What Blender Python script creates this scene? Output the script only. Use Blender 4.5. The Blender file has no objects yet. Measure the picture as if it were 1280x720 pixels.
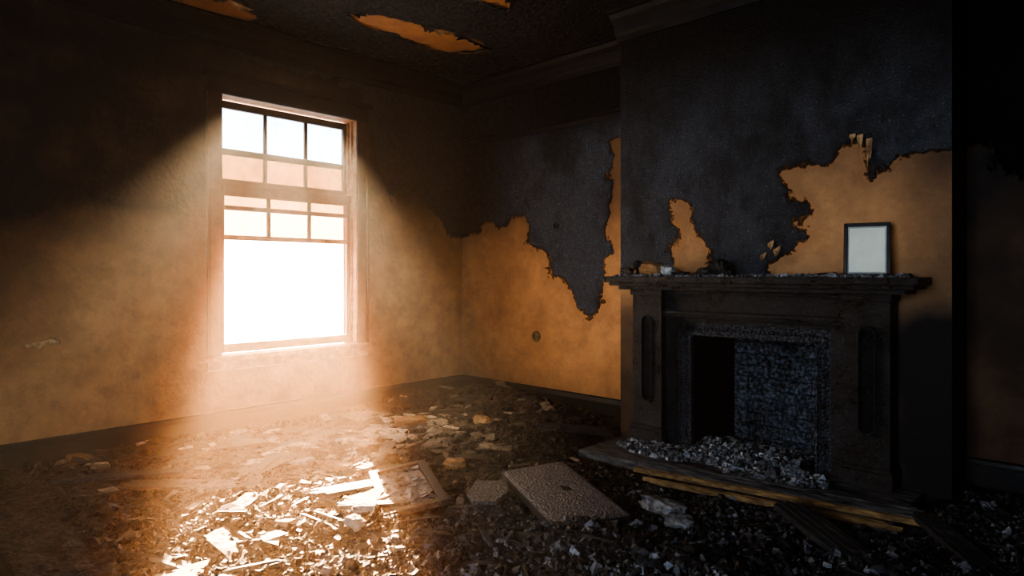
import bpy, math, random
import numpy as np
from mathutils import Matrix, Vector, Euler
random.seed(7); rng=np.random.default_rng(7)
scene=bpy.context.scene

# ------------------------------------------------------------------ noise
def _h(ix,iy,s):
    v=np.sin(ix*127.1+iy*311.7+s*74.7)*43758.5453
    return v-np.floor(v)
def vnoise(x,y,s=0):
    x=np.asarray(x,float); y=np.asarray(y,float)
    ix=np.floor(x); iy=np.floor(y); fx=x-ix; fy=y-iy
    fx=fx*fx*(3-2*fx); fy=fy*fy*(3-2*fy)
    a=_h(ix,iy,s);b=_h(ix+1,iy,s);c=_h(ix,iy+1,s);d=_h(ix+1,iy+1,s)
    return (a*(1-fx)+b*fx)*(1-fy)+(c*(1-fx)+d*fx)*fy
def fbm(x,y,o=4,s=0):
    t=0;a=.5;n=0
    for i in range(o):
        t=t+a*vnoise(x*2**i+i*17.3,y*2**i-i*9.1,s+i);n+=a;a*=.5
    return t/n
def sstep(a,b,x):
    t=np.clip((x-a)/(b-a),0,1);return t*t*(3-2*t)
def sdpoly(px,py,poly):
    """signed distance, + inside"""
    P=np.stack([px,py],-1); d=np.full(px.shape,1e9); ins=np.zeros(px.shape,bool)
    n=len(poly)
    for i in range(n):
        a=np.array(poly[i]);b=np.array(poly[(i+1)%n]);e=b-a
        w=P-a; t=np.clip((w@e)/(e@e),0,1); q=w-t[...,None]*e
        d=np.minimum(d,np.hypot(q[...,0],q[...,1]))
        c=((a[1]>py)!=(b[1]>py))
        with np.errstate(divide='ignore',invalid='ignore'):
            xx=(b[0]-a[0])*(py-a[1])/((b[1]-a[1]) if b[1]!=a[1] else 1e-9)+a[0]
        ins^=(c&(px<xx))
    return np.where(ins,d,-d)

# ------------------------------------------------------------------ node helper
class NT:
    def __init__(s,name):
        s.m=bpy.data.materials.new(name); s.m.use_nodes=True
        s.t=s.m.node_tree; s.n=s.t.nodes; s.l=s.t.links
        s.b=s.n['Principled BSDF']; s.out=s.n['Material Output']
        s.tc=s.n.new('ShaderNodeTexCoord').outputs['Object']
    def new(s,k,**kw):
        x=s.n.new(k)
        for a,b in kw.items(): setattr(x,a,b)
        return x
    def set(s,sock,v):
        if isinstance(v,bpy.types.NodeSocket): s.l.new(v,sock)
        else:
            if isinstance(v,(tuple,list)) and len(v)==3 and sock.type=='RGBA': v=(*v,1)
            sock.default_value=v
    def noise(s,scale,detail=6,rough=.6,vec=None,stretch=None,dist=0):
        x=s.new('ShaderNodeTexNoise'); v=vec or s.tc
        if stretch:
            mp=s.new('ShaderNodeMapping'); s.l.new(v,mp.inputs[0]); mp.inputs['Scale'].default_value=stretch; v=mp.outputs[0]
        s.l.new(v,x.inputs['Vector']); x.inputs['Scale'].default_value=scale
        x.inputs['Detail'].default_value=detail; x.inputs['Roughness'].default_value=rough
        x.inputs['Distortion'].default_value=dist
        return x.outputs['Fac']
    def voro(s,scale,feature='F1',out='Distance'):
        x=s.new('ShaderNodeTexVoronoi',feature=feature); s.l.new(s.tc,x.inputs['Vector']); x.inputs['Scale'].default_value=scale
        return x.outputs[out]
    def math(s,op,a,b=0.,c=None,clamp=False):
        x=s.new('ShaderNodeMath',operation=op,use_clamp=clamp); s.set(x.inputs[0],a); s.set(x.inputs[1],b)
        if c is not None: s.set(x.inputs[2],c)
        return x.outputs[0]
    def mix(s,f,a,b,blend='MIX'):
        x=s.new('ShaderNodeMix',data_type='RGBA',blend_type=blend); s.set(x.inputs[0],f); s.set(x.inputs[6],a); s.set(x.inputs[7],b)
        return x.outputs[2]
    def rng(s,v,a,b,c=0.,d=1.):
        x=s.new('ShaderNodeMapRange'); x.interpolation_type='SMOOTHSTEP'
        s.set(x.inputs[0],v); 
        for i,q in enumerate((a,b,c,d)): x.inputs[i+1].default_value=q
        return x.outputs[0]
    def attr(s,name):
        x=s.new('ShaderNodeAttribute',attribute_name=name); return x.outputs['Color']
    def sep(s,c):
        x=s.new('ShaderNodeSeparateColor'); s.l.new(c,x.inputs[0]); return x.outputs
    def bump(s,h,st=.5,dist=.02,nrm=None):
        x=s.new('ShaderNodeBump'); s.set(x.inputs['Height'],h); x.inputs['Strength'].default_value=st; x.inputs['Distance'].default_value=dist
        if nrm is not None: s.l.new(nrm,x.inputs['Normal'])
        return x.outputs[0]
    def fin(s,color=None,rough=None,normal=None,spec=None):
        if color is not None: s.set(s.b.inputs['Base Color'],color)
        if rough is not None: s.set(s.b.inputs['Roughness'],rough)
        if normal is not None: s.l.new(normal,s.b.inputs['Normal'])
        if spec is not None: s.b.inputs['Specular IOR Level'].default_value=spec
        return s.m

# ------------------------------------------------------------------ materials
def mat_wall(name,tanA,tanB,blister=55,edge=.09):
    t=NT(name); R,G,B=t.sep(t.attr('stain_shade'))[:3]
    n=t.noise(6,10,.74); n2=t.noise(40,5,.7)
    v=t.math('ADD',R,t.math('MULTIPLY',t.math('SUBTRACT',n,.5),1.7))
    v=t.math('ADD',v,t.math('MULTIPLY',t.math('SUBTRACT',n2,.5),.5))
    m=t.rng(v,.5-edge,.5+edge)
    rim=t.math('SUBTRACT',t.rng(v,.22,.44),m,clamp=True)
    ta=t.mix(t.rng(t.noise(2.2,7,.65),.3,.7),tanA,tanB)
    ta=t.mix(t.math('MULTIPLY',rim,.6),ta,(.80,.36,.12))
    ta=t.mix(t.math('MULTIPLY',t.rng(t.noise(9,5,.6),.52,.75),.28),ta,(.17,.09,.05))
    veil=t.math('MULTIPLY',t.rng(v,-.2,.3),.30)
    ta=t.mix(veil,ta,(.16,.075,.035))
    sm=t.math('MULTIPLY',B,t.rng(t.noise(2.5,5,.6),.25,.75,.88,1.1),clamp=True)  # smoke darkening; also carries the shade put into some walls
    ta=t.mix(sm,ta,(.009,.005,.005))
    g=t.math('MULTIPLY',G,t.rng(t.noise(2.4,10,.75,stretch=(1,1,.6)),.34,.68,.30,1.35))
    so=t.mix(g,(.004,.0045,.006),(.085,.105,.135))
    sp=t.rng(t.noise(60,3,.6),.58,.68)
    so=t.mix(t.math('MULTIPLY',sp,t.math('MULTIPLY',g,.9,clamp=True)),so,(.26,.31,.38))
    sc=t.rng(t.noise(11,9,.85,stretch=(1.4,1.4,.7)),.53,.64)
    so=t.mix(t.math('MULTIPLY',sc,.6),so,(.006,.006,.0075))
    col=t.mix(m,ta,so)
    h=t.math('MULTIPLY',m,t.math('ADD',t.noise(blister,4,.7),t.noise(16,6,.75)))
    h=t.math('ADD',h,t.math('MULTIPLY',m,.6))
    h=t.math('ADD',h,t.math('MULTIPLY',t.noise(30,5,.6),.15))
    ro=t.rng(t.noise(25,4,.6),.3,.7,.28,.62)
    ro=t.math('MAXIMUM',ro,t.math('SUBTRACT',.75,m))
    return t.fin(col,ro,t.bump(h,1.,.026),.6)
M_wall=mat_wall('scorched_plaster',(.66,.325,.135),(.51,.24,.095))
M_wall_breast=mat_wall('scorched_plaster_breast',(.60,.33,.155),(.43,.225,.098),80)
M_ceil=mat_wall('sooty_ceiling_plaster',(.64,.30,.125),(.46,.20,.08),30,.05)

def simple(name,c1,c2,scale=12,rough=(.5,.8),bs=.5,bd=.01,stretch=None,bscale=None,spec=.4):
    t=NT(name); n=t.noise(scale,8,.7,stretch=stretch)
    col=t.mix(t.rng(n,.35,.68),c1,c2)
    b=t.noise(bscale or scale*3,6,.7,stretch=stretch)
    return t.fin(col,t.rng(n,.3,.7,*rough),t.bump(b,bs,bd),spec)
M_trim=simple('charred_painted_trim',(.006,.006,.007),(.02,.019,.02),9,(.4,.7),.4,.008)
M_case=simple('scorched_window_paint',(.03,.012,.010),(.09,.038,.026),14,(.45,.7),.4,.005)
M_jamb=simple('backlit_window_jamb',(.42,.19,.085),(.66,.36,.19),14,(.45,.7),.4,.005)  # orange backlight glow put into the jamb and sill colour
M_headc=simple('charred_window_head',(.006,.003,.005),(.018,.009,.011),10,(.5,.8),.5,.008)
M_sash=simple('window_sash_paint',(.014,.010,.012),(.06,.028,.02),20,(.4,.6),.3,.004)
def mat_mantel():
    t=NT('charred_mantel_wood'); n=t.noise(7,9,.8); f=t.noise(55,5,.75)
    col=t.mix(t.rng(n,.42,.66),(.0035,.004,.0055),(.024,.028,.038))
    col=t.mix(t.math('MULTIPLY',t.rng(f,.55,.66),.6),col,(.12,.14,.17))
    h=t.math('ADD',t.noise(45,6,.75),t.math('MULTIPLY',t.noise(8,6,.7),.8))
    return t.fin(col,t.rng(n,.3,.7,.24,.45),t.bump(h,1.,.016),.7)
M_mantel=mat_mantel()
def mat_insert(name,a,b,sc,bs,patch=True):
    t=NT(name); v=t.voro(sc); n=t.noise(sc*1.2,6,.75); l=t.noise(6,7,.7)
    col=t.mix(t.rng(n,.42,.66),a,b)
    if patch: col=t.mix(t.rng(l,.52,.7),col,(.012,.012,.014))
    h=t.math('ADD',t.math('MULTIPLY',v,1.3),n)
    return t.fin(col,.38,t.bump(h,bs,.014),.6)
M_insert=mat_insert('cast_iron_insert',(.015,.018,.024),(.18,.205,.25),60,1.)
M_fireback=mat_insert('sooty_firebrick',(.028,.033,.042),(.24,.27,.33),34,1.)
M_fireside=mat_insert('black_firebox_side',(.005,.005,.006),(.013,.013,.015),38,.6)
def mat_ground():
    t=NT('ash_and_char'); R,G,B=t.sep(t.attr('stain_shade'))[:3]
    n=t.noise(6,9,.7); f=t.noise(55,6,.75); v=t.voro(45)
    dark=t.mix(t.rng(f,.44,.68),(.005,.005,.006),(.06,.066,.078))
    br=t.mix(t.rng(n,.3,.7),(.016,.008,.005),(.075,.036,.019))
    br=t.mix(t.rng(f,.55,.7),br,(.22,.125,.07))
    k=t.rng(t.math('ADD',R,t.math('MULTIPLY',t.math('SUBTRACT',n,.5),1.)),.35,.65)
    col=t.mix(k,dark,br)
    col=t.mix(t.math('MULTIPLY',t.rng(t.noise(90,3,.6),.64,.72),.6),col,(.3,.31,.34))
    h=t.math('ADD',t.math('MULTIPLY',v,1.2),t.math('MULTIPLY',f,1.5))
    return t.fin(col,t.rng(f,.3,.7,.35,.8),t.bump(h,1.,.024),.5)
M_ground=mat_ground()
def mat_attr(name,rough=(.5,.85),nscale=60,bs=.6,dark=.45,spec=.4):
    t=NT(name); c=t.attr('tint'); n=t.noise(nscale,6,.7)
    col=t.mix(t.rng(n,.35,.65,dark,0.),c,(.012,.011,.011))
    return t.fin(col,t.rng(n,.3,.7,*rough),t.bump(n,bs,.006),spec)
M_chunk=mat_attr('debris_fragment',(.4,.8),60,.8,.75)
M_plaster=mat_attr('plaster_fragment',(.6,.9),30,.5,.75)
M_board=mat_insert('charred_board_surface',(.06,.058,.066),(.21,.205,.235),75,.7,False)
M_boardedge=simple('board_edge',(.012,.012,.014),(.04,.04,.046),30,(.5,.8))
M_lightwood=simple('scorched_light_wood',(.03,.018,.011),(.14,.08,.045),7,(.5,.8),.5,.005,(1,8,8))
M_framewood=simple('scorched_frame_wood',(.04,.026,.018),(.17,.115,.075),7,(.5,.8),.5,.005,(1,8,8))
M_goldwood=simple('scorched_plank_edge',(.12,.065,.025),(.40,.25,.11),9,(.5,.8),.6,.006,(1,6,6))
M_charwood=simple('charred_plank',(.008,.008,.009),(.075,.078,.085),6,(.4,.75),.9,.01,(1,9,9))
M_hearth=simple('ashy_hearth_stone',(.022,.024,.03),(.20,.205,.215),7,(.5,.85),.8,.01,(1,3,3))
M_blackframe=simple('black_photo_frame',(.01,.01,.012),(.03,.03,.035),30,(.3,.5),.2,.003)
M_photo=simple('faded_photo_print',(.72,.74,.60),(.84,.85,.72),5,(.35,.5),.1,.002)
M_mat=simple('photo_mount',(.36,.36,.33),(.46,.46,.42),12,(.5,.7),.1,.002)
M_glassdirty=simple('broken_glass_and_ash',(.015,.018,.022),(.14,.16,.18),22,(.2,.6),.9,.006)
M_floor=simple('burnt_floorboards',(.03,.018,.012),(.10,.055,.03),4,(.5,.8),.6,.01,(1,8,1))
def mat_glass(name,col,haze):
    t=NT(name); tr=t.new('ShaderNodeBsdfTransparent'); gl=t.new('ShaderNodeBsdfGlossy'); gl.inputs['Roughness'].default_value=.08
    n=t.noise(9,7,.7); t.set(tr.inputs[0],t.mix(t.rng(n,.3,.7,0,haze),col,tuple(.35*c for c in col)))
    mx=t.new('ShaderNodeMixShader'); mx.inputs[0].default_value=.04
    t.l.new(tr.outputs[0],mx.inputs[1]); t.l.new(gl.outputs[0],mx.inputs[2]); t.l.new(mx.outputs[0],t.out.inputs[0])
    return t.m
M_glass=mat_glass('clear_glass',(.97,.95,.92),.02)
M_glass_top=mat_glass('smoked_glass_sky_blue',(.20,.30,.46),.5)  # smoked pane, with the blue of the sky put into its tint
M_glass_mid=mat_glass('smoke_stained_glass_amber',(.115,.055,.024),.6)
M_glass_low=mat_glass('smoke_tinted_glass',(.20,.105,.05),.5)
M_glass_low2=mat_glass('smoke_tinted_glass_light',(.46,.29,.18),.3)

# ------------------------------------------------------------------ mesh builder
class MB:
    def __init__(s): s.v=[];s.f=[];s.m=[]
    def add(s,vs,fs,m=0,M=None):
        o=len(s.v)
        for p in vs:
            p=Vector(p); s.v.append(tuple(M@p) if M is not None else tuple(p))
        for f in fs: s.f.append([i+o for i in f]); s.m.append(m)
    def box(s,x0,x1,y0,y1,z0,z1,m=0,M=None):
        s.add([(x0,y0,z0),(x1,y0,z0),(x1,y1,z0),(x0,y1,z0),(x0,y0,z1),(x1,y0,z1),(x1,y1,z1),(x0,y1,z1)],
              [(3,2,1,0),(4,5,6,7),(0,1,5,4),(1,2,6,5),(2,3,7,6),(3,0,4,7)],m,M)
    def lathe(s,prof,n=20,m=0,M=None):
        vs=[];fs=[]
        for r,z in prof:
            for i in range(n):
                a=2*math.pi*i/n; vs.append((r*math.cos(a),r*math.sin(a),z))
        for j in range(len(prof)-1):
            for i in range(n):
                fs.append((j*n+i,j*n+(i+1)%n,(j+1)*n+(i+1)%n,(j+1)*n+i))
        fs.append(tuple(range(n-1,-1,-1))); fs.append(tuple((len(prof)-1)*n+i for i in range(n)))
        s.add(vs,fs,m,M)
    def make(s,name,mats,bevel=0,smooth=False,parent=None,seg=2):
        me=bpy.data.meshes.new(name); me.from_pydata(s.v,[],s.f); 
        for m in mats: me.materials.append(m)
        me.polygons.foreach_set('material_index',s.m)
        if smooth: me.polygons.foreach_set('use_smooth',[True]*len(s.f))
        me.update()
        o=bpy.data.objects.new(name,me); scene.collection.objects.link(o)
        if bevel:
            b=o.modifiers.new('bevel','BEVEL'); b.width=bevel; b.segments=seg; b.limit_method='ANGLE'; b.angle_limit=math.radians(35)
        if parent: o.parent=parent
        return o
def empty(name,loc=(0,0,0)):
    e=bpy.data.objects.new(name,None); e.empty_display_size=.1; scene.collection.objects.link(e); return e

# ------------------------------------------------------------------ dims
XL=-5.19; YB=4.67; ZC=3.27; XR=2.1; YF=-2.3
BX0,BX1,BY=-2.83,-.672,4.20

def grid_wall(name,org,u,v,U,V,mat,fn,hole=None,flip=False):
    U=np.array(U);V=np.array(V); nu,nv=len(U),len(V)
    uu,vv=np.meshgrid(U,V,indexing='ij'); 
    P=np.array(org)+uu[...,None]*np.array(u)+vv[...,None]*np.array(v)
    F=[]
    for i in range(nu-1):
        for j in range(nv-1):
            if hole:
                cu=(U[i]+U[i+1])/2; cv=(V[j]+V[j+1])/2
                if any(a<cu<b and c<cv<d for a,b,c,d in hole): continue
            q=(i*nv+j,(i+1)*nv+j,(i+1)*nv+j+1,i*nv+j+1)
            F.append(q[::-1] if flip else q)
    me=bpy.data.meshes.new(name); me.from_pydata(P.reshape(-1,3).tolist(),[],F); me.materials.append(mat)
    col=np.ones((nu*nv,4),np.float32); r,g,b=fn(uu.ravel(),vv.ravel())
    col[:,0]=r;col[:,1]=g;col[:,2]=b
    a=me.color_attributes.new('stain_shade','FLOAT_COLOR','POINT'); a.data.foreach_set('color',col.ravel()); me.update()
    o=bpy.data.objects.new(name,me); scene.collection.objects.link(o); return o
def seg(*stops,step=.035):
    out=[]
    for a,b in zip(stops[:-1],stops[1:]):
        n=max(1,int((b-a)/step)); out+=list(np.linspace(a,b,n,endpoint=False))
    return out+[stops[-1]]

# ------------------------------------------------------------------ walls
WY0,WY1,WZ0,WZ1=2.10,3.33,.62,2.70
def st_left(y,z):
    n=fbm(y*1.6,z*1.6,4,3)
    lim=3.1-1.05*sstep(3.3,3.75,y)-.42*sstep(3.9,4.6,y)+(n-.5)*.35
    r=sstep(-.16,.16,z-lim)
    b=.35*sstep(.1,1.4,z)*sstep(2.6,1.0,y)+sstep(1.10,2.15,z+(n-.5)*.4)*1.0
    b=np.maximum(b,.92*sstep(1.9,.4,y+(n-.5)*.3)*sstep(.1,1.6,z))  # dimmer light towards the left end put into the wall colour
    b=b*(1-.45*sstep(3.3,3.8,y)*sstep(2.2,1.7,z))
    return r,0.05+.0*y,np.clip(b,0,1)
grid_wall('wall_left',(XL,0,0),(0,1,0),(0,0,1),seg(YF,0,WY0,WY1,YB),seg(0,WZ0,WZ1,ZC),M_wall,st_left,hole=[(WY0,WY1,WZ0,WZ1)],flip=False)
back_poly=[(-5.3,1.66),(-4.95,1.66),(-4.75,1.80),(-4.6,1.76),(-4.447,1.88),(-4.3,1.84),(-4.18,1.58),(-4.05,1.52),(-3.92,1.36),(-3.76,1.2),(-3.68,1.04),(-3.497,.84),(-3.38,.98),(-3.30,1.3),(-3.32,1.8),(-3.28,2.35),(-2.9,2.45),(-2.9,-.2),(-5.3,-.2)]
def st_back(x,z):
    wx=(fbm(x*4,z*4,3,11)-.5)*.25; wz=(fbm(x*4,z*4,3,19)-.5)*.25
    d=sdpoly(x+wx,z+wz,back_poly); r=1-sstep(-.13,.13,d)
    g=1.1*sstep(-5.0,-4.2,x)*sstep(2.8,2.4,z); g=g+.03
    b=.62*sstep(1.3,2.1,z)+.3*sstep(.5,.1,z)
    alc=sstep(-1.2,-.7,x); b=np.maximum(b,alc*(.88+.12*sstep(.8,1.9,z)))  # alcove darkened in the colour, standing in for shade
    r=np.maximum(r*(1-alc),alc*sstep(1.7,2.1,z+(fbm(x*2,z*2,3,5)-.5)))
    g=g*(1-.95*alc)
    return r,g,b
grid_wall('wall_back',(0,YB,0),(1,0,0),(0,0,1),seg(XL,-2.7,-.7,XR),seg(0,ZC),M_wall,st_back,flip=False)
pr=[(-1.62,1.89),(-1.43,1.96),(-1.265,1.99),(-1.19,2.10),(-1.087,2.05),(-1.045,1.87),(-.985,1.91),(-.862,1.92),(-.65,1.98),(-.5,1.98),(-.5,-.3),(-1.1,-.3),(-1.1,1.22),(-1.70,1.22),(-1.62,1.36),(-1.476,1.48),(-1.50,1.55),(-1.40,1.69),(-1.55,1.79)]
pl=[(-2.42,1.2),(-2.41,1.60),(-2.37,1.78),(-2.26,1.80),(-2.17,1.62),(-2.10,1.5),(-2.03,1.3),(-2.0,1.2)]
pl2=[(-3.0,-.3),(-3.0,1.15),(-2.7,1.36),(-2.52,1.34),(-2.5,-.3)]
def st_breast(x,z):
    wx=(fbm(x*6,z*6,3,21)-.5)*.15; wz=(fbm(x*6,z*6,3,29)-.5)*.15
    d=np.maximum(sdpoly(x+wx,z+wz,pr),sdpoly(x+wx,z+wz,pl)*.6-.01)
    d=np.maximum(d,sdpoly(x+wx,z+wz,pl2))
    r=1-sstep(-.11,.11,d)
    g=.55+1.0*sstep(2.75,1.7,z)*(fbm(x*2,z*2,4,33))
    g=g*sstep(3.05,2.3,z)+.03
    b=.06+.80*sstep(1.2,.9,z)+.42*sstep(-1.05,-.7,x)+.2*sstep(1.5,1.9,z)  # dim light under the shelf put into the wall colour
    return r,g,b
OX0,OX1,OZ=-2.25,-1.28,.93
grid_wall('chimney_breast',(0,BY,0),(1,0,0),(0,0,1),seg(BX0,OX0,OX1,BX1,step=.03),seg(0,OZ,ZC,step=.03),M_wall_breast,st_breast,hole=[(OX0,OX1,-1,OZ)])
def st_side(y,z): return sstep(1.2,1.7,z+(fbm(y*3,z*3,3,4)-.5)*.8),0*y+.03,.92+.08*sstep(.6,1.6,z)
s1=grid_wall('breast_side_right',(BX1,0,0),(0,1,0),(0,0,1),seg(BY,YB),seg(0,ZC),M_wall_breast,st_side)
s2=grid_wall('breast_side_left',(BX0,0,0),(0,1,0),(0,0,1),seg(BY,YB),seg(0,ZC),M_wall_breast,st_side)
cb=bpy.data.objects['chimney_breast']; s1.parent=cb; s2.parent=cb
def st_dark(x,z): return sstep(.9,1.5,z+(fbm(x,z,3,6)-.5)),0*x+.04,0*x+.8
grid_wall('wall_right',(XR,0,0),(0,1,0),(0,0,1),seg(YF,YB,step=.2),seg(0,ZC,step=.2),M_wall,st_dark)
F0,F1,FZ0,FZ1=-1.7,.2,.8,2.5  # opening added in the unseen wall to let the fill light in
grid_wall('wall_front',(0,YF,0),(1,0,0),(0,0,1),seg(XL,F0,F1,XR,step=.2),seg(0,FZ0,FZ1,ZC,step=.2),M_wall,st_dark,hole=[(F0,F1,FZ0,FZ1)])
cp=[[(-4.28,2.66),(-4.12,3.1),(-4.02,3.5),(-4.05,3.98),(-4.25,3.93),(-4.42,3.62),(-4.42,3.2),(-4.40,2.87)],
    [(-5.3,1.5),(-4.80,1.5),(-4.74,2.0),(-4.82,2.30),(-5.0,2.2),(-5.1,2.0),(-5.3,1.9)],
    [(-3.40,3.18),(-3.22,3.2),(-3.20,3.38),(-3.36,3.48)],
    [(-2.9,3.5),(-2.7,3.45),(-2.65,3.6),(-2.8,3.7)]]
def st_ceil(x,y):
    wx=(fbm(x*5,y*5,3,41)-.5)*.2; wy=(fbm(x*5,y*5,3,49)-.5)*.2
    d=-np.ones(x.shape)*9
    for p in cp: d=np.maximum(d,sdpoly(x+wx,y+wy,p))
    return 1-sstep(-.06,.06,d), .02+.45*fbm(x*1.5,y*1.5,4,8)*sstep(-2.8,-4.2,x)*sstep(2.2,3.7,y),0*x+.1
grid_wall('ceiling',(0,0,ZC),(1,0,0),(0,1,0),seg(XL,-2,XR,step=.04),seg(YF,1,YB,step=.04),M_ceil,st_ceil,flip=True)
fl=MB(); 
y=YF
while y<YB-.01:
    y1=min(y+.14,YB); fl.box(XL,XR,y,y1-.004,-.06,0,0); y=y1
fl.box(XL,XR,YF,YB,-.10,-.05,0)
fl.make('floor',[M_floor])

# ------------------------------------------------------------------ trim
def trim(name,prof,a,b,z,mat,inward):
    mb=MB(); n=len(prof); vs=[]
    for p in (a,b):
        for o,h in prof: vs.append((p[0]+inward[0]*o,p[1]+inward[1]*o,z+h))
    mb.add(vs,[(i,(i+1)%n,(i+1)%n+n,i+n) for i in range(n)]+[tuple(range(n-1,-1,-1)),tuple(range(n,2*n))])
    return mb.make(name,[mat])
bp=[(.0,0),(.028,0),(.028,.13),(.020,.145),(.014,.165),(.0,.175)]
trim('baseboard_left',bp,(XL,YF),(XL,YB),0,M_trim,(1,0))
trim('baseboard_back',bp,(XL,YB),(BX0,YB),0,M_trim,(0,-1))
trim('baseboard_alcove',bp,(BX1,YB),(XR,YB),0,M_trim,(0,-1))
cr=[(0,0),(.0,-.20),(.02,-.20),(.03,-.16),(.05,-.14),(.07,-.08),(.11,-.05),(.13,-.02),(.16,-.015),(.16,0)]
trim('trim_1',cr,(XL,YF),(XL,YB),ZC,M_trim,(1,0))
trim('trim_2',cr,(XL,YB),(BX0,YB),ZC,M_trim,(0,-1))
trim('trim_3',cr,(BX0-.02,BY),(BX1+.16,BY),ZC,M_trim,(0,-1))
trim('trim_4',cr,(BX1,BY-.0),(BX1,YB),ZC,M_trim,(1,0))
trim('trim_5',cr,(BX1,YB),(XR,YB),ZC,M_trim,(0,-1))
pc=[(0,0),(0,-.07),(.015,-.07),(.02,-.03),(.04,-.02),(.04,0)]
trim('trim_6',pc,(XL,YB),(BX0,YB),2.70,M_trim,(0,-1))

# ------------------------------------------------------------------ window
w=empty('window_1')
mb=MB()
mb.box(XL-.20,XL+.005,WY0-.03,WY0,WZ0,WZ1,0); mb.box(XL-.20,XL+.005,WY1,WY1+.03,WZ0,WZ1,0)
mb.box(XL-.20,XL+.005,WY0-.03,WY1+.03,WZ1,WZ1+.03,0)
for xx in (-.06,-.125,-.185):
    mb.box(XL+xx-.008,XL+xx+.008,WY1-.018,WY1,WZ0,WZ1,0); mb.box(XL+xx-.008,XL+xx+.008,WY0,WY0+.018,WZ0,WZ1,0)
mb.make('jambs',[M_jamb],.003,parent=w)
mb=MB()
for a,b in ((WY0-.12,WY0-.005),(WY1+.005,WY1+.12)):
    mb.box(XL,XL+.022,a,b,WZ0,WZ1+.0,0)
mb.box(XL,XL+.035,WY0-.125,WY0-.10,WZ0,WZ1,0); mb.box(XL,XL+.035,WY1+.10,WY1+.125,WZ0,WZ1,0)
mb.make('side_casings',[M_case],.004,parent=w)
mb=MB(); mb.box(XL,XL+.028,WY0-.12,WY1+.12,WZ1,WZ1+.13,0); mb.box(XL,XL+.06,WY0-.15,WY1+.15,WZ1+.13,WZ1+.165,0)
mb.make('head_casing',[M_headc],.004,parent=w)
mb=MB(); mb.box(XL-.2,XL+.085,WY0-.17,WY1+.17,WZ0-.04,WZ0,0); mb.box(XL,XL+.025,WY0-.12,WY1+.12,WZ0-.12,WZ0-.04,0)
mb.make('sill_and_apron',[M_jamb],.006,parent=w)
def sash(name,x,z0,z1,bars,cols_z,glz):
    mb=MB(); y0,y1=WY0+.004,WY1-.004; s=.045;t=.018
    mb.box(x-t,x+t,y0,y0+s,z0,z1,0); mb.box(x-t,x+t,y1-s,y1,z0,z1,0)
    for a,b in bars: mb.box(x-t,x+t,y0+s,y1-s,a,b,0)
    for za,zb in cols_z:
        for i in (1,2):
            yy=y0+s+(y1-y0-2*s)*i/3; mb.box(x-t*.7,x+t*.7,yy-.015,yy+.015,za,zb,0)
    mb.make(name,[M_sash],.003,parent=w)
    for k,(a,b,m) in enumerate(glz):
        g=MB(); g.add([(x,y0+s,a),(x,y1-s,a),(x,y1-s,b),(x,y0+s,b)],[(0,1,2,3)]); g.make(name+'_glass_%d'%(k+1),[m],parent=w)
sash('upper_sash',XL-.155,1.98,2.69,[(2.63,2.69),(2.25,2.30),(1.98,2.05)],[(2.04,2.262),(2.295,2.63)],[(2.28,2.65,M_glass_top),(2.0,2.28,M_glass_mid)])
sash('lower_sash',XL-.09,.625,2.0,[(1.905,2.0),(1.790,1.826),(1.545,1.586),(.625,.70)],[(1.58,1.80),(1.822,1.935)],[(1.81,1.95,M_glass_low),(1.57,1.81,M_glass_low2),(.68,1.57,M_glass)])
w2=empty('rear_fill_opening'); mb=MB()  # frame for the added opening behind the camera, out of view
mb.box(F0,F1,YF-.12,YF+.02,FZ0-.05,FZ0,0);mb.box(F0,F1,YF-.12,YF+.02,FZ1,FZ1+.06,0)
mb.box(F0-.06,F0,YF-.12,YF+.02,FZ0-.05,FZ1+.06,0);mb.box(F1,F1+.06,YF-.12,YF+.02,FZ0-.05,FZ1+.06,0)
mb.box(F0,F1,YF-.08,YF-.04,1.62,1.67,0); mb.box((F0+F1)/2-.02,(F0+F1)/2+.02,YF-.08,YF-.04,FZ0,FZ1,0)
mb.make('frame',[M_case],.004,parent=w2)

# ------------------------------------------------------------------ fireplace
fp=empty('fireplace_mantel')
def stadium_plate(mb,x0,x1,z0,z1,yf,yb,sx,sz0,sz1,m=0):
    cx=(x0+x1)/2; cz=(z0+z1)/2; n=48; inner=[]
    for i in range(n):
        a=2*math.pi*i/n
        c,s_=math.cos(a),math.sin(a)
        z=(sz1-sx if s_>0 else sz0+sx)+s_*sx
        inner.append((cx+c*sx,z))
    outer=[]
    for (x,z) in inner:
        dx,dz=x-cx,z-cz
        k=min((x1-cx)/abs(dx) if abs(dx)>1e-6 else 1e9,(z1-cz)/abs(dz) if abs(dz)>1e-6 else 1e9)
        outer.append([cx+dx*k,cz+dz*k])
    for c in ((x0,z0),(x1,z0),(x1,z1),(x0,z1)):
        j=min(range(n),key=lambda i:(outer[i][0]-c[0])**2+(outer[i][1]-c[1])**2); outer[j]=list(c)
    vs=[(x,yf,z) for x,z in outer]+[(x,yf,z) for x,z in inner]+[(x,yb,z) for x,z in inner]
    fs=[]
    for i in range(n):
        j=(i+1)%n; fs.append((i,j,n+j,n+i)); fs.append((n+i,n+j,2*n+j,2*n+i))
    mb.add(vs,fs,m)
mb=MB()
ZS0,ZS1=1.195,1.25
mb.box(-2.755,-.765,3.87,BY,ZS0+.012,ZS1)
mb.box(-2.73,-.79,3.90,BY,ZS0-.012,ZS0+.012)
mb.box(-2.68,-.84,3.95,BY,ZS0-.04,ZS0-.012)
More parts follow.
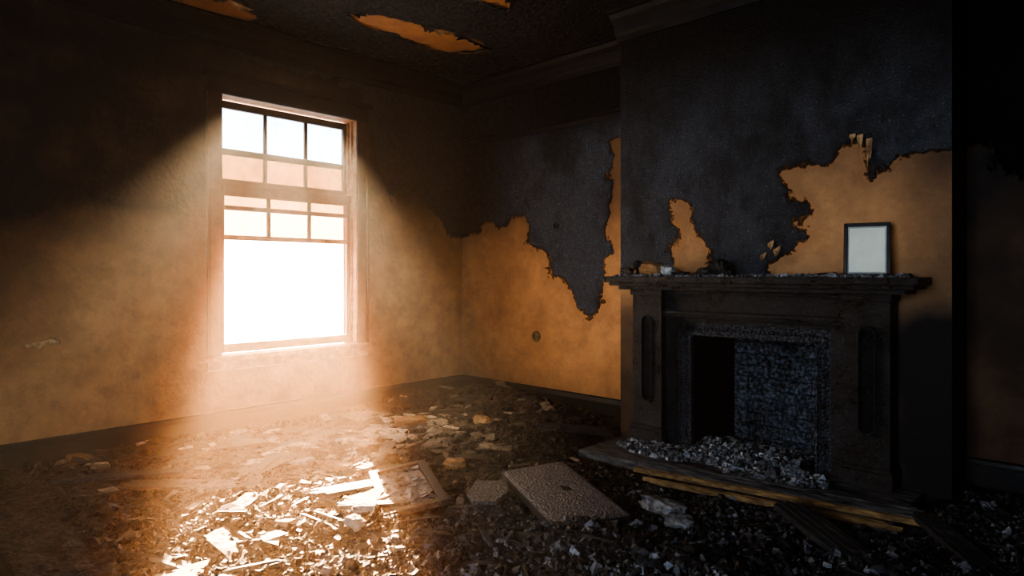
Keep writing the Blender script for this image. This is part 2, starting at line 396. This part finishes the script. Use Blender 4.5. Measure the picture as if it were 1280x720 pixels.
for (x0,x1) in ((-2.60,-2.365),(-1.165,-.93)):
    mb.box(x0,x1,4.045,BY,.17,1.155)
    stadium_plate(mb,x0,x1,.17,1.155,4.02,4.045,.038,.36,.96)
    mb.add([(x0,4.02,.17),(x0,4.045,.17),(x0,4.045,1.155),(x0,4.02,1.155)],[(0,1,2,3)])
    mb.add([(x1,4.02,.17),(x1,4.045,.17),(x1,4.045,1.155),(x1,4.02,1.155)],[(3,2,1,0)])
    n=32;cx=(x0+x1)/2;vs=[];fs=[]
    for r_,yy in ((.052,4.02),(.048,4.008),(.040,4.008),(.036,4.02)):
        for i in range(n):
            a=2*math.pi*i/n; z=(.96-.038 if math.sin(a)>=0 else .36+.038)+math.sin(a)*r_
            vs.append((cx+math.cos(a)*r_,yy,z))
    for j in range(3):
        for i in range(n): fs.append((j*n+i,j*n+(i+1)%n,(j+1)*n+(i+1)%n,(j+1)*n+i))
    mb.add(vs,fs)
    mb.box(x0-.018,x1+.018,3.995,BY,.0,.15); mb.box(x0-.010,x1+.010,4.005,BY,.15,.175)
    mb.box(x0-.012,x1+.012,4.0,BY,1.115,1.155)
mb.box(-2.365,-1.165,4.07,BY,1.0,1.16)
mb.box(-2.365,-1.165,4.045,4.08,1.125,1.155)
mb.box(-2.365,-1.165,4.03,4.09,.985,1.01); mb.box(-2.365,-1.165,4.045,4.09,.965,.985)
mb.box(-2.365,-2.27,4.085,BY,0,.985); mb.box(-1.26,-1.165,4.085,BY,0,.985); mb.box(-2.27,-1.26,4.085,BY,.93,.985)
mb.make('mantel_surround',[M_mantel],.004,parent=fp)
mb=MB()
mb.box(-2.27,-2.18,4.11,BY+.02,0,.93); mb.box(-1.35,-1.26,4.11,BY+.02,0,.93); mb.box(-2.18,-1.35,4.11,BY+.02,.845,.93)
for a,b,c,d in ((-2.275,-2.26,0,.93),(-1.27,-1.255,0,.93),(-2.275,-1.255,.918,.935),(-2.192,-2.176,0,.86),(-1.354,-1.338,0,.86),(-2.192,-1.338,.842,.858)):
    mb.box(a,b,4.095,4.13,c,d)
nb=34
for i in range(nb):
    z=.03+i*.87/nb
    for xx in (-2.225,-1.305):
        mb.lathe([(.0,-.012),(.014,-.006),(.014,.006),(.0,.012)],6,0,Matrix.Translation((xx,4.108,z)))
for i in range(30):
    mb.lathe([(.0,-.012),(.014,-.006),(.014,.006),(.0,.012)],6,0,Matrix.Translation((-2.17+i*.83/30,4.108,.888)))
mb.make('cast_iron_surround',[M_insert],.002,parent=fp)
mb=MB(); yb=4.60
fx0,fx1,gx0,gx1=-2.18,-1.35,-2.08,-1.42
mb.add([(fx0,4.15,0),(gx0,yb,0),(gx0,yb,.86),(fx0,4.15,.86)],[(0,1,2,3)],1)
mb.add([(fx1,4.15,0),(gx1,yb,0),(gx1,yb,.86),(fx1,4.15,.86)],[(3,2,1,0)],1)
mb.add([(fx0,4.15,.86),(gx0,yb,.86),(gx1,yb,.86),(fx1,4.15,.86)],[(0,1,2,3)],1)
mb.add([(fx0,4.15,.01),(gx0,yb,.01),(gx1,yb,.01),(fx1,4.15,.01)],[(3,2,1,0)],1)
rows=10
for r_ in range(rows):
    z0=.01+r_*.085; z1=z0+.08; off=.11*(r_%2); x=gx0-off
    while x<gx1:
        a=max(x,gx0); b=min(x+.215,gx1)
        if b-a>.01: mb.box(a,b,yb-.02-random.random()*.004,yb,z0,min(z1,.86),0)
        x+=.22
mb.make('firebox',[M_fireback,M_fireside],0,parent=fp)
mb=MB(); mb.box(-2.72,-.80,3.52,4.19,0,.055); mb.make('hearth_slab',[M_hearth],.008)

# ------------------------------------------------------------------ debris terrain
mounds=[(-1.35,2.25,.55,.35,.13),(-.55,2.75,.5,.4,.09),(-2.2,1.7,.6,.4,.07),(-1.9,2.75,.45,.3,.02),(-4.3,4.25,.5,.3,.14),(-3.6,4.1,.5,.35,.13),
        (-3.1,3.6,.45,.35,.10),(-3.3,1.5,.5,.4,.04),(-4.75,1.5,.35,.6,.06),(-.3,3.5,.4,.5,.05),(-2.75,2.35,.4,.3,.03),(-4.9,3.8,.25,.5,.08),(-.9,1.9,.4,.3,.08),(-3.1,2.95,.4,.3,.05)]
def H(x,y):
    x=np.asarray(x,float);y=np.asarray(y,float)
    h=.004+.075*np.clip(fbm(x*2.2,y*2.2,3,61)-.42,0,1)
    h=h+.08*np.clip(fbm(x*7,y*7,3,71)-.42,0,1)
    for mx,my,sx,sy,a in mounds:
        g=np.exp(-((x-mx)/sx)**2-((y-my)/sy)**2); h=h+a*g*(.6+.8*fbm(x*5,y*5,3,81))
    hk=sstep(-2.95,-2.7,x)*sstep(-.6,-.85,x)*sstep(3.35,3.55,y)
    h=h*(1-hk)+(-.01)*hk
    return h
xs=np.arange(XL+.01,.6,.016); ys=np.arange(.5,YB-.01,.016)
X,Y=np.meshgrid(xs,ys,indexing='ij')
Z=H(X,Y)+.045*np.clip(fbm(X*20,Y*20,3,91)-.4,0,1)+.016*(vnoise(X*50,Y*50,95)-.5)*sstep(0.0,.03,H(X,Y))
nx,ny=X.shape
idx=np.arange(nx*ny).reshape(nx,ny)
F=np.stack([idx[:-1,:-1],idx[1:,:-1],idx[1:,1:],idx[:-1,1:]],-1).reshape(-1,4)
me=bpy.data.meshes.new('ash_and_rubble_layer'); me.from_pydata(np.stack([X,Y,Z],-1).reshape(-1,3).tolist(),[],F.tolist()); me.materials.append(M_ground)
def brown(x,y):
    return sstep(-1.9,-3.2,x-.35*(y-2.6)+(fbm(x*1.7,y*1.7,3,55)-.5)*1.8)
c=np.ones((nx*ny,4),np.float32); c[:,0]=brown(X.ravel(),Y.ravel())
a=me.color_attributes.new('stain_shade','FLOAT_COLOR','POINT'); a.data.foreach_set('color',c.ravel())
me.polygons.foreach_set('use_smooth',[True]*len(me.polygons)); me.update()
o=bpy.data.objects.new('ash_and_rubble_layer',me); scene.collection.objects.link(o)

# ------------------------------------------------------------------ chunk clouds
B8=np.array([(-1,-1,-1),(1,-1,-1),(1,1,-1),(-1,1,-1),(-1,-1,1),(1,-1,1),(1,1,1),(-1,1,1)],float)*.5
Q6=np.array([(3,2,1,0),(4,5,6,7),(0,1,5,4),(1,2,6,5),(2,3,7,6),(3,0,4,7)])
def chunks(name,pos,size,tilt,cols,mat,jit=.28,yaw=None):
    N=len(pos); V=np.repeat(B8[None],N,0)+rng.normal(0,jit,(N,8,3))*.5
    V[:,4:,:2]*=rng.uniform(.55,1.,(N,1,1))
    V=V*size[:,None,:]
    ya=rng.uniform(0,2*np.pi,N) if yaw is None else yaw
    tx=rng.normal(0,tilt,N); ty=rng.normal(0,tilt,N)
    def R(a,ax):
        c,s=np.cos(a),np.sin(a); M=np.zeros((N,3,3)); i,j=[(1,2),(2,0),(0,1)][ax]
        M[:,ax,ax]=1;M[:,i,i]=c;M[:,j,j]=c;M[:,i,j]=-s;M[:,j,i]=s;return M
    M=R(tx,0)@R(ty,1); M=R(ya,2)@M
    V=np.einsum('nij,nkj->nki',M,V)+pos[:,None,:]
    F=(Q6[None]+np.arange(N)[:,None,None]*8).reshape(-1,4)
    me=bpy.data.meshes.new(name); me.from_pydata(V.reshape(-1,3).tolist(),[],F.tolist()); me.materials.append(mat)
    c=np.ones((N,8,4),np.float32); c[:,:,:3]=cols[:,None,:]
    a=me.color_attributes.new('tint','FLOAT_COLOR','POINT'); a.data.foreach_set('color',c.ravel()); me.update()
    o=bpy.data.objects.new(name,me); scene.collection.objects.link(o); return o
def inrect(x,y,cx,cy,yaw,a,b):
    dx,dy=x-cx,y-cy; u=dx*math.cos(yaw)+dy*math.sin(yaw); v=-dx*math.sin(yaw)+dy*math.cos(yaw)
    return (np.abs(u)<a)&(np.abs(v)<b)
def scatter(n,x0,x1,y0,y1,acc=None,clear=True):
    x=rng.uniform(x0,x1,n*3); y=rng.uniform(y0,y1,n*3)
    ok=~((x>-2.75)&(x<-.72)&(y>3.4)) & (x>XL+.14) & (y<YB-.14) & ~((x>BX0-.05)&(x<BX1+.05)&(y>BY-.1))
    if clear:
        ok&=~inrect(x,y,-2.12,2.59,math.radians(-27),.40,.19)&~inrect(x,y,-2.81,2.12,math.radians(-27),.33,.17)
    if acc is not None: ok&=rng.random(n*3)<acc(x,y)
    x=x[ok][:n];y=y[ok][:n]; return x,y
x,y=scatter(70000,-5.05,.5,.8,4.5,lambda x,y:.25+.75*sstep(-4.4,-2.2,x))
s=rng.lognormal(math.log(.0082),.55,len(x)).clip(.004,.032)
size=np.stack([s*rng.uniform(.7,1.8,len(x)),s*rng.uniform(.6,1.2,len(x)),s*rng.uniform(.4,1.,len(x))],-1)
sun_dim=(.28+.72*sstep(-2.9,-1.9,x))  # gravel colour darkened in the sunlit zone, offsetting the sun's brightness
k=brown(x,y)>rng.random(len(x)); val=rng.random(len(x))**5*(.4+.6*sun_dim)
vd=rng.random(len(x))**3.8*sun_dim
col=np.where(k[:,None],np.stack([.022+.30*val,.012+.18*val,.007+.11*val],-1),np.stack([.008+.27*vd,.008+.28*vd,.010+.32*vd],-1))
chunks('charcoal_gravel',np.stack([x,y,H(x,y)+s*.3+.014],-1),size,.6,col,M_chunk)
x,y=scatter(1800,-5.0,.4,.8,4.5)
s=rng.lognormal(math.log(.028),.45,len(x)).clip(.014,.085)
size=np.stack([s*rng.uniform(.9,2.2,len(x)),s*rng.uniform(.6,1.1,len(x)),rng.uniform(.004,.016,len(x))],-1)
k=brown(x,y)>rng.random(len(x)); val=rng.random(len(x))**4
col=np.where(k[:,None],np.stack([.025+.26*val,.014+.165*val,.009+.11*val],-1),np.stack([.010+.12*val,.010+.125*val,.012+.145*val],-1))
chunks('charred_flakes',np.stack([x,y,H(x,y)+.018],-1),size,.28,col,M_chunk,.3)
x,y=scatter(300,-4.95,-2.6,.9,4.3,lambda x,y:.10+.90*np.exp(-((x+4.0)/.75)**2-((y-2.9)/.85)**2))
s=rng.lognormal(math.log(.085),.45,len(x)).clip(.04,.24)
size=np.stack([s*rng.uniform(.9,1.7,len(x)),s*rng.uniform(.5,1.,len(x)),rng.uniform(.006,.018,len(x))],-1)
sun_spot=np.exp(-((x+4.0)/.42)**2-((y-2.95)/.45)**2)  # bright sun patch put into the colour: plaster paler around this spot
val=np.maximum(rng.random(len(x))**2.6*(.45+.55*sstep(-3.3,-3.9,x)),sun_spot*rng.uniform(.6,1.,len(x)))
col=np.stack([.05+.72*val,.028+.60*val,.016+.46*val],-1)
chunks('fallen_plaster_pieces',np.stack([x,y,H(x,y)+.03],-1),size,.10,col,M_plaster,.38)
x,y=scatter(150,-5.0,.2,.9,4.5)
size=np.stack([rng.uniform(.10,.30,len(x)),rng.uniform(.010,.024,len(x)),rng.uniform(.006,.014,len(x))],-1)
val=rng.random(len(x))**4; kb=brown(x,y)[:,None]
col=np.stack([.015+.12*val,.010+.075*val,.007+.045*val],-1)*kb+np.stack([.012+.12*val,.012+.11*val,.012+.11*val],-1)*(1-kb)
chunks('burnt_lath_splinters',np.stack([x,y,H(x,y)+.028],-1),size,.08,col,M_chunk,.12)
def hp(n):
    x=rng.uniform(-2.6,-1.22,n); y=rng.uniform(3.72,4.55,n)
    ok=((y<3.98)|((x>-2.1)&(x<-1.44)))&(y>3.72+.1*np.sin(x*9))
    x=x[ok];y=y[ok]; h=.055+.085*np.exp(-((x+1.8)/.55)**2-((y-4.12)/.24)**2)*rng.uniform(.3,1,len(x))
    h=np.where(y>4.12,np.maximum(h,.03),h)
    return x,y,h
x,y,h=hp(13000)
s=rng.lognormal(math.log(.012),.55,len(x)).clip(.005,.045); val=rng.random(len(x))**1.5
col=np.stack([.025+.50*val,.03+.53*val,.036+.58*val],-1)
chunks('hearth_ash_pile',np.stack([x,y,h],-1),np.stack([s*1.5,s,s*.7],-1),.6,col,M_chunk)
x=rng.uniform(-2.7,-.85,1400); y=rng.uniform(3.89,4.17,1400); s=rng.lognormal(math.log(.010),.5,1400).clip(.004,.03)
val=rng.random(1400)
chunks('mantel_shelf_ash',np.stack([x,y,ZS1+s*.25],-1),np.stack([s*1.6,s,s*.7],-1),.25,np.stack([.05+.46*val,.05+.47*val,.055+.50*val],-1),M_chunk)

# ------------------------------------------------------------------ individual floor objects
def place(x,y,z,yaw,tx=0,ty=0): return Matrix.Translation((x,y,z))@Euler((tx,ty,yaw)).to_matrix().to_4x4()
mb=MB(); L,W,T=.80,.38,.05
M=place(-2.12,2.59,.115,math.radians(-27),.06,.04)
mb.box(-L/2,L/2,-W/2,W/2,-T/2,T/2-.004,1,M)
n1,n2=40,20; vs=[];fs=[]
for i in range(n1+1):
    for j in range(n2+1):
        u=-L/2+L*i/n1; v=-W/2+W*j/n2
        e=(i in(0,n1))or(j in(0,n2))
        vs.append((u*.997,v*.997,T/2-.004+(0 if e else .004+.003*random.random()-(.018 if (u+.02)**2+(v-.05)**2<.0006 else 0))))
for i in range(n1):
    for j in range(n2): q=i*(n2+1)+j; fs.append((q,q+n2+1,q+n2+2,q+1))
mb.add(vs,fs,0,M); mb.make('charred_cupboard_door_panel',[M_board,M_boardedge],.004)
mb=MB(); M=place(-2.81,2.12,.115,math.radians(-27),.12,.04); a,b,s,t=.32,.165,.045,.028
mb.box(-a,a,-b,-b+s,-t/2,t/2,0,M); mb.box(-a,a,b-s,b,-t/2,t/2,1,M); mb.box(-a,-a+s,-b+s,b-s,-t/2,t/2,0,M); mb.box(a-s,a,-b+s,b-s,-t/2,t/2,0,M)
mb.box(-a+s,a-s,-b+s,b-s,-t/2,-t/2+.008,2,M)
for i in range(60):
    u=random.uniform(-a+s,a-s);v=random.uniform(-b+s,b-s);q=random.uniform(.01,.03)
    mb.box(-q,q,-q*.6,q*.6,-.003,.003,2,M@place(u,v,.0,random.uniform(0,6),random.uniform(-.4,.4),random.uniform(-.4,.4)))
mb.make('broken_picture_frame',[M_framewood,M_boardedge,M_glassdirty],.003)
def plank(name,x,y,z,yaw,L,W,T,mats,tx=0,ty=0,rows=8,sp=.06):
    mb=MB(); M=place(x,y,z,yaw,tx,ty)
    for r_ in range(rows):
        v0=-W/2+W*r_/rows; v1=-W/2+W*(r_+1)/rows
        l0=-L/2+random.uniform(0,sp); l1=L/2-random.uniform(0,sp); dz=random.uniform(-.0015,.0015)
        mb.box(l0,l1,v0,v1-.0008,-T/2+dz,T/2+dz,1 if (r_==0 and len(mats)>1) else 0,M)
    return mb.make(name,mats,.0015)
plank('charred_floorboard',-1.42,3.52,.085,math.radians(12),1.5,.17,.03,[M_hearth,M_goldwood],.05,.02)
plank('splintered_plank',-1.40,3.36,.062,math.radians(13),1.45,.04,.025,[M_goldwood],.0,.02,5,.2)
plank('charred_floorboard',-.75,2.85,.10,math.radians(-40),1.2,.14,.03,[M_charwood],.1,.05)
plank('charred_floorboard',-.45,3.25,.09,math.radians(-55),.9,.1,.03,[M_charwood],.1,.03)
plank('charred_floorboard',-2.72,1.86,.11,math.radians(55),.42,.08,.018,[M_charwood],-.1,.03,5,.08)
plank('charred_floorboard',-3.05,1.95,.10,math.radians(80),.50,.16,.018,[M_charwood],-.1,.03,5,.08)
plank('charred_floorboard',-4.35,1.15,.06,math.radians(60),.75,.09,.02,[M_charwood],0,.0,6)
plank('charred_floorboard',-4.55,1.75,.07,math.radians(75),.8,.16,.018,[M_lightwood],.02,.0,6)
plank('charred_floorboard',-3.9,1.35,.06,math.radians(48),.7,.13,.018,[M_lightwood],.02,.02,6)
plank('charred_floorboard',-2.90,3.72,.13,math.radians(60),.6,.10,.025,[M_charwood],.2,.15,6)
def lump(name,x,y,z,sx,sy,sz,mat,seed=0,yaw=0):
    import bmesh
    bm=bmesh.new(); bmesh.ops.create_icosphere(bm,subdivisions=4,radius=1)
    from mathutils import noise
    for v in bm.verts:
        p=v.co.copy(); d=1+.28*noise.noise(p*1.6+Vector((seed*3.1,0,0)))+.14*noise.noise(p*4+Vector((0,seed,0)))
        ch=max(abs(p.x),abs(p.y),abs(p.z)); p=p/ch*.55+p*.45
        v.co=p*d; v.co.x*=sx; v.co.y*=sy; v.co.z*=sz
    me=bpy.data.meshes.new(name); bm.to_mesh(me); bm.free(); me.materials.append(mat)
    o=bpy.data.objects.new(name,me); o.location=(x,y,z); o.rotation_euler=(random.uniform(-.2,.2),random.uniform(-.2,.2),yaw); scene.collection.objects.link(o); return o
M_white=simple('pale_plaster_chunk',(.25,.25,.25),(.66,.65,.62),12,(.6,.9),.9,.01)
M_greych=simple('grey_plaster_chunk',(.05,.05,.055),(.30,.30,.31),14,(.6,.9),.9,.01)
M_orangech=simple('ochre_plaster_chunk',(.20,.10,.045),(.46,.27,.13),12,(.6,.9),.9,.01)
lump('plaster_chunk',-1.65,2.83,.11,.13,.07,.035,M_greych,1,yaw=-.3)
lump('plaster_chunk',-1.50,2.72,.10,.07,.05,.03,M_greych,2)
lump('plaster_chunk',-3.55,2.15,.06,.10,.05,.03,M_orangech,3,yaw=.6)
lump('plaster_chunk',-3.05,2.68,.07,.10,.05,.03,M_orangech,4,yaw=-.3)
lump('plaster_chunk',-2.66,1.76,.135,.06,.035,.018,M_greych,5,yaw=.7)
lump('plaster_chunk',-2.56,1.64,.125,.05,.035,.018,M_greych,6)
lump('plaster_chunk',-4.8,1.05,.07,.09,.06,.04,M_orangech,7)
lump('plaster_chunk',-4.2,3.2,.07,.12,.07,.03,M_orangech,8,yaw=1)
lump('plaster_chunk',-3.7,3.55,.09,.08,.05,.04,M_orangech,9)
mb=MB(); M=place(-2.42,2.37,.12,math.radians(-50),.12,0)
pts=[(-.17,-.09),(.02,-.12),(.16,-.07),(.19,.05),(.05,.11),(-.12,.08)]
mb.add([(p[0],p[1],.01) for p in pts]+[(p[0],p[1],-.01) for p in pts],
       [(0,1,2,3,4,5)]+[(i+6,(i+1)%6+6,(i+1)%6,i) for i in range(6)],0,M)
mb.make('broken_tile',[M_insert],.002)

# ------------------------------------------------------------------ things on the mantel shelf
pf=empty('photo_frame'); pf.location=(-1.05,4.03,ZS1); pf.rotation_euler=(math.radians(-9),0,math.radians(12))
mb=MB(); a,hh,s=.118,.315,.020
mb.box(-a,a,-.009,.009,0,s,0); mb.box(-a,a,-.009,.009,hh-s,hh,0); mb.box(-a,-a+s,-.009,.009,s,hh-s,0); mb.box(a-s,a,-.009,.009,s,hh-s,0)
mb.make('frame_rails',[M_blackframe],.003,parent=pf)
mb=MB(); mb.box(-a+s,a-s,.0,.006,s,hh-s,0); mb.make('mount',[M_mat],parent=pf)
mb=MB(); mb.box(-a+s+.008,a-s-.008,-.002,.0,s+.01,hh-s-.01,0); mb.make('print',[M_photo],parent=pf)
mb=MB(); mb.add([(-.03,.006,.24),(.03,.006,.24),(.04,.085,.012),(-.04,.085,.012),(-.03,.009,.24),(.03,.009,.24),(.04,.089,.012),(-.04,.089,.012)],[(0,1,2,3),(7,6,5,4),(0,4,5,1),(1,5,6,2),(2,6,7,3),(3,7,4,0)]); mb.make('easel_back',[M_blackframe],parent=pf)
mb=MB()
mb.lathe([(.034,0),(.038,.008),(.018,.02),(.012,.04),(.03,.06),(.040,.08),(.034,.10),(.014,.115)],18,0,Matrix.Translation((-2.56,4.02,ZS1)))
mb.lathe([(.05,0),(.055,.01),(.04,.035),(.03,.055)],18,0,Matrix.Translation((-2.44,4.07,ZS1)))
mb.make('burnt_candlestick',[M_mantel],smooth=True)
lump('plaster_chunk',-2.43,4.0,ZS1+.055,.085,.05,.045,M_orangech,12)
lump('plaster_chunk',-2.31,4.02,ZS1+.04,.05,.04,.035,M_white,13)
lump('charred_ornament',-1.93,4.02,ZS1+.055,.05,.04,.055,M_mantel,14)
lump('charred_ornament',-2.02,4.0,ZS1+.03,.05,.04,.03,M_mantel,15)
lump('charred_ornament',-1.86,4.0,ZS1+.02,.04,.03,.02,M_mantel,18)
lump('charred_ornament',-2.62,3.97,ZS1+.03,.05,.03,.035,M_mantel,16)
lump('charred_ornament',-2.22,4.03,ZS1+.015,.06,.04,.018,M_mantel,19)
lump('charred_ornament',-1.25,4.0,ZS1+.012,.05,.03,.012,M_mantel,17)
def peel(mb,base,along,out,down,Lw,Ld,curl,m=0):
    base=Vector(base);along=Vector(along).normalized();out=Vector(out).normalized();down=Vector(down).normalized()
    n,k=8,8;vs=[];fs=[];jag=[random.uniform(.4,1)*(.35+.65*math.sin(math.pi*(i+.5)/(n+1))) for i in range(n+1)]
    for i in range(n+1):
        for j in range(k+1):
            t=j/k*jag[i]; a=curl*t
            r_=Ld/max(curl,.01)
            d=down*math.sin(a)*r_+out*(1-math.cos(a))*r_
            vs.append(base+along*((i/n-.5)*Lw)*(1-.3*t)+d+out*.004+out*.008*random.random()*t)
    for i in range(n):
        for j in range(k): q=i*(k+1)+j; fs.append((q,q+1,q+k+2,q+k+1))
    mb.add(vs,fs,m)
M_peel=simple('peeling_paint',(.16,.08,.04),(.58,.38,.2),18,(.5,.8),.5,.004)
M_peeld=simple('peeling_sooty_paint',(.010,.010,.012),(.05,.048,.048),18,(.5,.8),.5,.004)
mb=MB()
for p in cp:
    n=len(p)
    for i in range(n):
        a_=Vector(p[i]);b_=Vector(p[(i+1)%n]); cx=sum(q[0] for q in p)/n; cy=sum(q[1] for q in p)/n
        if a_.x<XL+.1 or b_.x<XL+.1: continue
        for t in (.2,.5,.8):
            if random.random()<.3: continue
            q=a_.lerp(b_,t); inn=Vector((cx-q.x,cy-q.y,0)).normalized(); al=(b_-a_)
            peel(mb,(q.x-inn.x*.03,q.y-inn.y*.03,ZC-.004),(al.x,al.y,0),(0,0,-1),inn,random.uniform(.1,.2),random.uniform(.04,.09),random.uniform(.5,1.4),random.choice((0,0,1)))
o=mb.make('peeling_ceiling_paint',[M_peeld,M_peel],smooth=False); q=o.modifiers.new('s','SOLIDIFY'); q.thickness=.002
mb=MB()
for (x,z,wd,ld,m) in [(-1.17,2.11,.035,.08,1),(-1.13,2.10,.035,.12,1),(-1.08,2.07,.035,.24,1)]:
    peel(mb,(x,BY,z),(1,0,.1),(0,-1,0),(0,0,-1),wd,ld,random.uniform(.12,.25),m)
for (x,z,wd,ld,m) in [(-1.66,1.48,.05,.08,1),(-1.62,1.44,.06,.08,1),(-1.71,1.40,.05,.07,1)]:
    peel(mb,(x,BY,z),(1,0,.6),(0,-1,0),(0,0,-1),wd,ld,random.uniform(.3,.6),m)
o=mb.make('peeling_wallpaper_breast',[M_peeld,M_peel]); q=o.modifiers.new('s','SOLIDIFY'); q.thickness=.002
mb=MB(); M=Matrix.Translation((-4.12,YB,.66))@Euler((math.radians(90),0,0)).to_matrix().to_4x4()
mb.lathe([(.055,0),(.05,.012),(.03,.018),(.028,.008),(.01,.006)],14,0,M)
mb.make('scorched_wall_hole',[M_goldwood])  # raised ring standing in for a small scorched hole in the wall
mb=MB(); M=Matrix.Translation((-3.87,YB,1.72))@Euler((math.radians(90),0,0)).to_matrix().to_4x4()
mb.lathe([(.03,0),(.03,.01),(.018,.012),(.016,.004)],14,0,M); mb.make('wall_nail_plate',[M_boardedge])
mb=MB()
peel(mb,(XL,.93,.82),(0,1,.15),(1,0,0),(0,0,-1),.20,.06,1.3,1); peel(mb,(XL,.98,.80),(0,1,-.2),(1,0,0),(0,0,1),.10,.07,1.3,1)
o=mb.make('peeled_plaster_flap',[M_peeld,M_peel]); q=o.modifiers.new('s','SOLIDIFY'); q.thickness=.006

# ------------------------------------------------------------------ dusty air
mb=MB(); mb.box(XL-.02,XR-.02,YF+.02,YB-.02,.0,ZC-.02)
air=mb.make('dusty_air',[]); vm=bpy.data.materials.new('dust_haze'); vm.use_nodes=True; nt=vm.node_tree; nt.nodes.clear()
o_=nt.nodes.new('ShaderNodeOutputMaterial'); vs_=nt.nodes.new('ShaderNodeVolumeScatter'); vs_.inputs['Density'].default_value=.022; vs_.inputs['Anisotropy'].default_value=.60; vs_.inputs['Color'].default_value=(1,.73,.50,1)
nt.links.new(vs_.outputs[0],o_.inputs['Volume']); air.data.materials.append(vm); air.display_type='WIRE'

# ------------------------------------------------------------------ light
def light(name,typ,loc,direction,energy,color,**kw):
    l=bpy.data.lights.new(name,typ); l.energy=energy; l.color=color
    for a_,b_ in kw.items(): setattr(l,a_,b_)
    o=bpy.data.objects.new(name,l); o.location=loc; o.rotation_euler=Vector(direction).to_track_quat('-Z','Y').to_euler(); scene.collection.objects.link(o); return o
sund=Vector((-.941,.4845,.325)).normalized()
light('sun','SUN',(-9,5,4),-sund,72,(1,.62,.34),angle=math.radians(.6))
p1=light('window_sky_portal','AREA',(XL-.22,(WY0+WY1)/2,(WZ0+WZ1)/2),(1,0,0),1,(1,1,1),shape='RECTANGLE',size=WY1-WY0+.1,size_y=WZ1-WZ0+.1)
p1.data.cycles.is_portal=True
light('rear_fill_light','AREA',((F0+F1)/2,YF-.4,1.7),(-.1,1,-.12),165,(.78,.88,1.),shape='RECTANGLE',size=2.0,size_y=1.8)  # added cool fill for fireplace and floor, shining through the added opening
wd=bpy.data.worlds.new('hazy_sky'); scene.world=wd; wd.use_nodes=True; nt=wd.node_tree; bg=nt.nodes['Background']
tc=nt.nodes.new('ShaderNodeTexCoord'); dp=nt.nodes.new('ShaderNodeVectorMath'); dp.operation='DOT_PRODUCT'; nt.links.new(tc.outputs['Generated'],dp.inputs[0]); dp.inputs[1].default_value=(-.95,.3,.05)
mr=nt.nodes.new('ShaderNodeMapRange'); nt.links.new(dp.outputs['Value'],mr.inputs[0]); mr.inputs[1].default_value=-.1; mr.inputs[2].default_value=.5; mr.inputs[3].default_value=.3; mr.inputs[4].default_value=14
nt.links.new(mr.outputs[0],bg.inputs[1]); bg.inputs[0].default_value=(1,.80,.60,1)

scene.view_settings.look='AgX - Very High Contrast'
scene.view_settings.exposure=.42
# ------------------------------------------------------------------ camera
cam=bpy.data.cameras.new('camera'); co=bpy.data.objects.new('camera',cam); scene.collection.objects.link(co)
co.location=(0,0,1.27); co.rotation_euler=(math.radians(90),0,math.radians(43.6)); cam.lens=22.5; cam.sensor_width=36; cam.shift_y=-18/1280; cam.clip_start=.05
scene.camera=co
